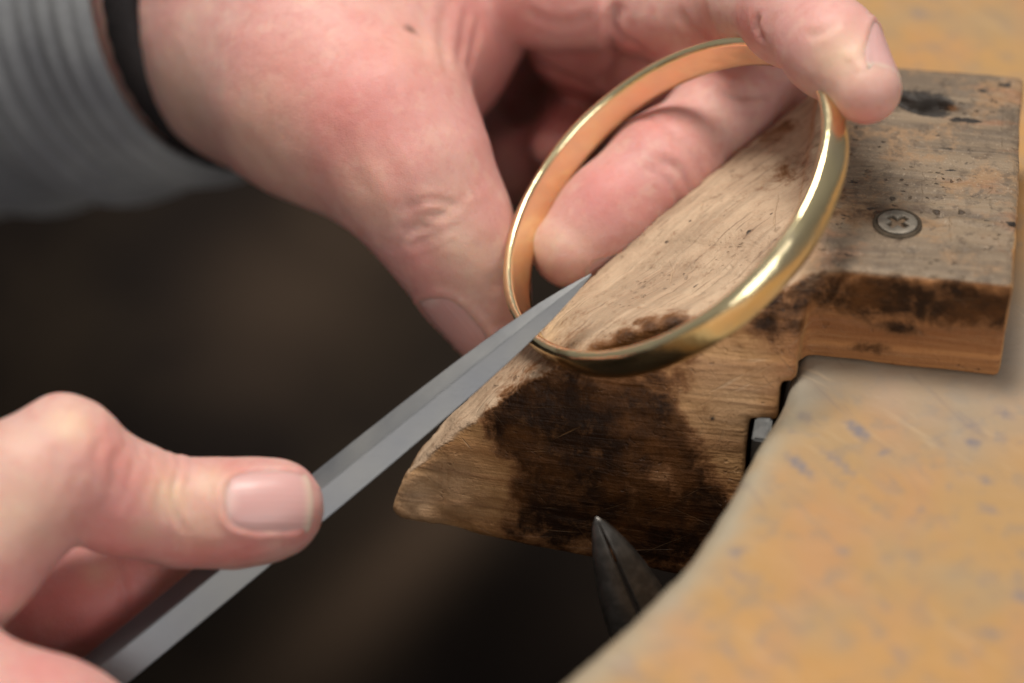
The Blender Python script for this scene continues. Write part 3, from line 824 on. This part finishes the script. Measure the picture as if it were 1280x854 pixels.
def build_upper_hand():
    lo = np.minimum.reduce([P(x, y, z) for x in (60, 1150) for y in (-170, 470) for z in (-20, 130)]) - 4
    hi = np.maximum.reduce([P(x, y, z) for x in (60, 1150) for y in (-170, 470) for z in (-20, 130)]) + 4
    f = Field(lo, hi, 0.85)
    wa = P(285, 5, 70); wb = wa + ARM * 70
    f.cone(wa, wb, 26, 30, 6)                                                                   # wrist and forearm
    f.cone(wa, P(360, 10, 54), 25.5, 25, 6)
    chain(f, [(360, 10, 56, 25), (450, -10, 52, 24), (540, -110, 68, 22), (640, -160, 76, 20)], 10)   # palm
    chain(f, [(335, 80, 45, 17), (405, 112, 31, 16.8), (478, 165, 21, 15.4)], 12)            # ball of the thumb
    chain(f, [(478, 165, 21, 15.0), (520, 224, 17, 12.0), (560, 292, 18, 10.2), (592, 350, 20, 8.3), (614, 410, 21, 6.6)], 5)
    chain(f, [(430, 40, 48, 20), (500, 60, 46, 16)], 14)   # thumb
    chain(f, [(500, 75, 46, 12), (578, 5, 50, 9), (640, -90, 58, 10)], 9)                    # web to the index
    chain(f, [(640, -75, 55, 12), (700, -22, 38, 10.8), (775, -10, 34, 9.6)], 5)               # index
    chain(f, [(775, -10, 34, 9.6), (850, 4, 34, 10.2), (918, -8, 28, 9.2)], 3.0)
    chain(f, [(918, -8, 28, 9.2), (993, 14, 0, 8.0), (1041, 62, -11, 6.9), (1083, 110, -17, 5.5)], 4)
    main = f.F.copy(); f.F[:] = 50
    chain(f, [(715, -70, 72, 11), (735, 45, 54, 10), (850, 80, 45, 9.8), (985, 92, 40, 9.4)], 4)   # middle
    chain(f, [(985, 92, 40, 9.4), (905, 150, 30, 8.6), (830, 212, 22, 8.8), (765, 268, 18, 8.0), (714, 312, 16, 6.5)], 4)
    mid = f.F.copy(); f.F[:] = main; f.union((slice(None),) * 3, mid, .5)
    chain(f, [(560, -90, 115, 20), (670, -10, 115, 16), (760, 60, 96, 12)], 6)                   # ring finger, deep in the palm
    chain(f, [(760, 60, 92, 11), (735, 140, 72, 8), (700, 186, 50, 5.4)], 3)
    chain(f, [(480, 0, 100, 20), (540, 130, 104, 17), (640, 120, 118, 18)], 8)
    chain(f, [(540, 130, 104, 14), (590, 196, 80, 8.5), (645, 210, 62, 7.4)], 5)    # little finger
    V, Q = f.nets(); V = relax(V, Q, 2, .4); N = normals(V, Q)
    V = V + N * (0.30 * vnoise(V, .10, 1) + .10 * vnoise(V, .35, 2))[:, None]
    a_th = P(614, 410, 21) - P(560, 292, 18)
    c = P(545, 268, 20)
    for o_, dp in ((-2.2, .16), (-.6, .26), (1.2, .2), (3.6, .12)):
        V = crease(V, N, c + unit(a_th) * o_, a_th, cam3(-.35, .2, -1), 10.5, dp, .6, 1.8, int(o_ * 3) + 20, .35)
    a_ix = P(1080, 109, -17) - P(993, 14, 0)
    V = crease(V, N, P(950, 2, 18), P(993, 14, 4) - P(918, -8, 28), cam3(-.1, -.9, -.6), 10, .9, 1.0, .8, 41, -.1)
    V = crease(V, N, P(780, 0, 34), P(850, 4, 34) - P(700, -22, 38), cam3(-.1, -.9, -.6), 11, 1.3, 1.1, .8, 42, -.1)
    V = crease(V, N, P(834, 214, 21), P(712, 314, 11) - P(905, 150, 30), cam3(-.1, -.3, -.6), 10, .5, .9, .8, 43, -.2)
    NQ['tree'] = bvh(V, Q); tree = NQ['tree']
    # the hand mesh is linked after the nails have shaped the skin
    holder = bpy.data.objects.new('hand', bpy.data.meshes.new('hand')); COL.objects.link(holder)
    holder.parent = person; holder.matrix_parent_inverse = Matrix.Translation(-Vector(person.location))
    V = line_crease(V, N, [([(512, 262), (530, 252), (552, 251), (575, 260)], .26, .7), ([(518, 275), (538, 267), (562, 270)], .2, .6), ([(500, 292), (520, 284), (545, 285)], .22, .7),
        ([(560, 0), (552, 45), (560, 95)], .32, 1.3), ([(585, 10), (578, 55), (568, 100)], .26, 1.1), ([(535, 0), (528, 50), (545, 110)], .16, 1.5), ([(600, 20), (590, 60), (580, 110)], .3, 1.0),
        ([(420, 175), (440, 205), (450, 240)], .08, 1.6), ([(660, 15), (700, 30), (740, 20)], .35, .9), ([(775, 5), (768, 30), (780, 55)], 1.0, 1.0), ([(790, 10), (786, 40), (800, 62)], .5, .8),
        ([(850, 15), (870, 45), (900, 60)], .5, .9), ([(665, 75), (700, 92), (745, 110)], .6, .9), ([(820, 200), (850, 215), (862, 245)], .5, .9), ([(812, 210), (838, 228), (850, 258)], .35, .8),
        ([(470, 180), (500, 240), (540, 330)], .2, 1.6), ([(1010, 45), (1030, 40), (1045, 25)], .3, .7), ([(948, 18), (946, 35), (955, 52)], .6, .7)])
    V = make_nail(V, N, P(590, 392, 19), a_th, cam3(-1, .1, -.80), 12.5, 10, holder)
    V = make_nail(V, N, P(1073, 88, -16), a_ix, cam3(.74, .62, .16), 10.2, 8.2, holder)
    V = make_nail(V, N, P(736, 310, 16), P(714, 312, 16) - P(800, 238, 20), cam3(.70, -.72, -.15), 9.5, 8.5, holder)
    me = mesh_from('hand', V, Q)
    add_attr(me, 'red', np.clip(blobs(V, tree, [(430, 150, 14, .45), (470, 60, 12, .4), (350, 130, 12, .35), (500, 220, 8, .35), (700, 110, 20, .5), (620, 110, 20, .6), (900, 60, 7, .4), (1075, 150, 4, .5),
                                       (760, 235, 6, .5), (840, 160, 7, .35), (880, 250, 8, .35), (930, 35, 5, .5), (450, 180, 7, .4), (640, 130, 12, .6), (800, 60, 6, .4), (530, 330, 5, .3), (590, 440, 4, .35), (700, 20, 8, .35),
                                       (360, 95, 9, .4), (400, 60, 8, .3), (520, 262, 3, .3)]), 0, 1))
    add_attr(me, 'pale', np.clip(blobs(V, tree, [(575, 310, 5, .55), (595, 330, 5, .5), (1050, 70, 5, .75), (690, 300, 4, .5), (720, 310, 4, .4), (330, 190, 12, .4), (230, 130, 12, .4), (450, 240, 7, .35), (560, 270, 5, .4), (540, 60, 7, .3)]), 0, 1))
    add_attr(me, 'dark', blobs(V, tree, [(513, 37, 1.2, .75)], 3))
    holder.data = me; me.materials.append(SKIN); me.polygons.foreach_set('use_smooth', np.ones(len(me.polygons), bool))
    holder['label'] = 'upper hand pinching the bangle'
ARM = unit(cam3(-.78, .03, .62))
build_upper_hand()

def build_lower_hand():
    z = 0
    pts = [P(x, y, q) for x in (-190, 420) for y in (490, 990) for q in (-55, 18)]
    f = Field(np.minimum.reduce(pts) - 3, np.maximum.reduce(pts) + 3, 0.62)
    chain(f, [(-170, 790, -30, 14), (-45, 680, -30, 11.5), (32, 612, -28, 9.8), (78, 578, -26, 8.6)], 4, dz=z)      # index, first bone
    chain(f, [(78, 578, -26, 8.6), (85, 585, -26, 8.8), (150, 622, -22, 8.3), (228, 641, -19, 7.7)], 2.5, dz=z)
    f.cone(P(78, 533, -26 + z), P(96, 540, -26 + z), 3.6, 3.4, 4)                                   # bone of the knuckle under the skin
    chain(f, [(228, 641, -19, 7.5), (290, 642, -18.5, 7.6), (336, 637, -18, 7.0), (347, 635, -18, 6.6)], 3, dz=z)
    chain(f, [(-60, 800, -4, 10), (50, 768, -5, 8.2), (108, 752, -5, 8.2), (165, 730, -4, 7.7), (205, 716, -3, 6.6)], 2.5, dz=z)   # second finger below the file
    chain(f, [(-160, 850, -34, 16), (-50, 892, -40, 11.5), (60, 925, -40, 11.0), (150, 950, -38, 9)], 4, dz=z)         # heel of the thumb, in front
    chain(f, [(-175, 760, -25, 16), (-170, 900, -25, 20)], 8, dz=z)
    V, Q = f.nets(); V = relax(V, Q, 2, .4); N = normals(V, Q)
    V = V + N * (0.20 * vnoise(V, .14, 1) + .06 * vnoise(V, .45, 2))[:, None]
    ax = P(345, 635, -18) - P(228, 641, -19); ax2 = P(228, 641, -19) - P(82, 573, -26)
    fc = cam3(.0, .5, -1)
    for o_, dp in ((-1.6, .13), (-.1, .26), (1.5, .20), (3.2, .10)):
        V = crease(V, N, P(233, 641, -19 + z) + unit(ax) * o_, ax, fc, 8.5, dp, .5, 1.0, int(o_ * 2) + 15, .1)
    for o_, dp in ((-2, .10), (3, .12), (5.4, .13), (7.5, .10)):
        V = crease(V, N, P(100, 585, -25 + z) + unit(ax2) * o_, ax2, fc, 9.5, dp, .6, 1.6, int(o_) + 25, .3)
    V = crease(V, N, P(160, 732, -4 + z), P(205, 716, -3) - P(50, 768, -5), cam3(0, .4, -1), 9, .4, .8, .8, 51, -.1)
    NQ['tree'] = bvh(V, Q); tree = NQ['tree']
    holder = bpy.data.objects.new('hand', bpy.data.meshes.new('hand')); COL.objects.link(holder)
    holder.parent = person; holder.matrix_parent_inverse = Matrix.Translation(-Vector(person.location))
    V = line_crease(V, N, [([(222, 592), (216, 615), (222, 645), (232, 665)], .35, .5), ([(236, 590), (233, 615), (236, 640)], .32, .5), ([(245, 596), (244, 620), (247, 640)], .16, .5),
        ([(203, 600), (198, 625), (205, 650)], .14, .6), ([(150, 560), (140, 590), (150, 620)], .16, .8), ([(130, 545), (118, 575), (122, 610)], .18, .8), ([(165, 575), (160, 600)], .14, .6),
        ([(60, 560), (70, 590), (60, 620)], .12, .8), ([(300, 690), (330, 682), (360, 668)], .12, .6), ([(255, 685), (290, 678), (320, 668)], .10, .6)])
    V = make_nail(V, N, P(336, 625, -25 + z), ax, cam3(-.02, .26, -1), 13.0, 9.4, holder, 'clean pink nail of the finger pressing the file')
    me = mesh_from('hand', V, Q)
    add_attr(me, 'red', np.clip(blobs(V, tree, [(110, 755, 12, .8), (300, 690, 5, .6), (250, 690, 5, .6), (200, 600, 5, .4), (140, 575, 6, .5), (380, 660, 4, .5), (150, 650, 7, .4), (60, 770, 8, .7), (290, 590, 3, .45), (40, 850, 6, .35), (150, 690, 6, .5), (100, 620, 6, .35)]), 0, 1))
    add_attr(me, 'pale', np.clip(blobs(V, tree, [(85, 530, 3.2, .9), (215, 620, 4, .85), (262, 605, 3.5, .65), (245, 655, 4, .55), (20, 640, 7, .5), (120, 715, 2.5, .4), (30, 560, 5, .3), (185, 660, 3, .4)]), 0, 1))
    add_attr(me, 'dark', np.zeros(len(V)))
    holder.data = me; me.materials.append(SKIN); me.polygons.foreach_set('use_smooth', np.ones(len(me.polygons), bool))
    holder['label'] = 'lower hand guiding the file with a bent finger'
build_lower_hand()

# sleeve: ribbed grey knit cuff and forearm
def build_sleeve():
    a = P(283, -18, 70); ax = ARM; L = 190
    s1 = unit(np.cross(ax, FW)); s2 = np.cross(ax, s1)
    V = []; Fc = []; ns = 300; na = 96
    for i in range(ns):
        s_ = L * i / (ns - 1)
        for j in range(na):
            t = 2 * math.pi * j / na
            r = 35.2 + 2.5 * (1 - math.exp(-s_ / 18)) + s_ * .06
            fold = 0.6 * math.sin(s_ * 2 * math.pi / 4.6 + 0.5 * math.sin(t * 2)) * min(1, s_ / 4)
            fold += 1.1 * math.sin(s_ * 2 * math.pi / 25 + 1.2 * math.sin(t + 1)) * min(1, s_ / 20)
            if s_ < 2: r -= (2 - s_) * .6
            V.append(a + ax * s_ + (s1 * math.cos(t) + s2 * math.sin(t)) * (r + fold))
    for i in range(ns - 1):
        for j in range(na): Fc.append((i * na + j, i * na + (j + 1) % na, (i + 1) * na + (j + 1) % na, (i + 1) * na + j))
    me = mesh_from('sleeve', V, np.array(Fc))
    o = link('sleeve', me, mat_cloth('grey_knit', (.27, .28, .285), (.17, .175, .19), .95, 1200, 30), person)
    o['label'] = 'ribbed grey knitted cuff'
    so = o.modifiers.new('cloth thickness', 'SOLIDIFY'); so.thickness = .0022; so.offset = -1
    # dark cord round the wrist
    wc = P(300, -6, 64); V = []; Fc = []; n, m = 140, 14
    wax = ax; q1 = s1; q2 = s2
    for i in range(n):
        t = 2 * math.pi * i / n; rr = 29.2
        rd = q1 * math.cos(t) + q2 * math.sin(t); cc = wc + rd * rr
        for j in range(m):
            p = 2 * math.pi * j / m; rc = 2.7 + .14 * math.sin(p * 3 + t * 40)
            V.append(cc + rd * rc * math.cos(p) + wax * rc * 1.35 * math.sin(p))
    for i in range(n):
        for j in range(m): Fc.append((i * m + j, i * m + (j + 1) % m, ((i + 1) % n) * m + (j + 1) % m, ((i + 1) % n) * m + j))
    cord = link('wrist_cord', mesh_from('cord', V, np.array(Fc)), mat_cloth('black_cord', (.018, .016, .017), (.03, .026, .026), .6, 900, 60, 0), person)
    cord['label'] = 'black braided cord round the wrist'
build_sleeve()

# ------------------------------------------------------------------ dark steel plier tip below the bench edge
def build_tool():
    root = empty('pliers', tuple(P(790, 900, 20) * MM))
    tag(root, 'dark steel pointed plier jaws poking up beside the curved bench edge', 'pliers')
    tip = P(745, 646, -15); base = P(820, 850, -8); ax = unit(base - tip); L = np.linalg.norm(base - tip)
    tc = unit(-FW + (FW @ ax) * ax); sd = unit(np.cross(ax, tc))
    if sd @ RT < 0: sd = -sd
    for k, (s0, s1) in enumerate(((-1, 0.0), (0.0, 1))):
        V = []; Fc = []; st = np.linspace(0, 1, 26); m = 10
        for t in st:
            hw = 5.3 * math.sin(min(t * 1.35, 1) * math.pi / 2) ** .72 + .12; dp = hw * .62
            cc = tip + ax * (t * L) + sd * (1.1 * math.sin(t * 1.8))
            for j in range(m):
                p = math.pi * j / (m - 1)
                # half section: from the parting line over the ridge to the outer edge and back
                s_ = (1 - math.cos(p)) / 2; dirn = -1 if k == 0 else 1
                a = dirn * (0.05 + s_ * .95); z = (1 - s_) ** .8 * .75 + .25 * math.sin(p) if j < m - 1 else 0
                if k == 1: z += .16 * math.exp(-((s_ - .72) / .14) ** 2)
                V.append(cc + sd * hw * a + tc * dp * z)
            V.append(cc + sd * hw * dirn * .05 - tc * dp * .8)
        mm = m + 1
        for i in range(len(st) - 1):
            for j in range(mm): Fc.append((i * mm + j, i * mm + (j + 1) % mm, (i + 1) * mm + (j + 1) % mm, (i + 1) * mm + j))
        Fc.append(tuple(range(mm))); Fc.append(tuple((len(st) - 1) * mm + j for j in range(mm)))
        me = mesh_from('jaw', V, Fc)
        bm = bmesh.new(); bm.from_mesh(me); bmesh.ops.recalc_face_normals(bm, faces=bm.faces); bm.to_mesh(me); bm.free()
        link('jaw', me, DSTEEL, root)
build_tool()

# ------------------------------------------------------------------ what lies in the dark below
def sheet(name, fn, nu, nv, mat, parent=None, thick=None):
    V = [fn(i / (nu - 1), j / (nv - 1)) for i in range(nu) for j in range(nv)]
    Fc = np.array([(i * nv + j, (i + 1) * nv + j, (i + 1) * nv + j + 1, i * nv + j + 1) for i in range(nu - 1) for j in range(nv - 1)])
    o = link(name, mesh_from(name, V, Fc), mat, parent)
    if thick:
        so = o.modifiers.new('thickness', 'SOLIDIFY'); so.thickness = thick
    return o
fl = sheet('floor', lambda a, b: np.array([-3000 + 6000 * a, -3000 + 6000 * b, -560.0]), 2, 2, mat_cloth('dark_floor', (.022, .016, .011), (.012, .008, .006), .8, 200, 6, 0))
fl['kind'] = 'structure'
def drape(a, b):
    u = -330 + 620 * a; v = -260 + 560 * b
    z = -130 - 80 * math.sin(math.pi * min(max(b, 0), 1)) + 12 * math.sin(a * 17 + 3 * b) + 9 * math.sin((a * 9 - b * 12)) + 5 * math.sin(a * 31 + b * 9)
    return G(u, v, z)
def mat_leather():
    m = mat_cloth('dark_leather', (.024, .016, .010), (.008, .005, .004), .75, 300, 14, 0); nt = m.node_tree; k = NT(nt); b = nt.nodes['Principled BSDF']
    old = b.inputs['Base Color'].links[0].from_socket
    nt.links.new(k.mix(k.attr('pale_tan'), old, (.13, .085, .055)), b.inputs['Base Color']); return m
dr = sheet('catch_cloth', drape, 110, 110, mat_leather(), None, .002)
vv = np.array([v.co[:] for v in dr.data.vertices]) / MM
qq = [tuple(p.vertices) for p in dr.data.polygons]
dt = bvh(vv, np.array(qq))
add_attr(dr.data, 'pale_tan', np.clip(blobs(vv, dt, [(500, 715, 12, .8, hit(dt, 570, 650) - hit(dt, 420, 800), 4.0), (360, 370, 26, .35), (420, 300, 22, .3), (330, 440, 22, .22), (720, 790, 20, .1)]), 0, 1))  # paler tan streak and patches on the cloth
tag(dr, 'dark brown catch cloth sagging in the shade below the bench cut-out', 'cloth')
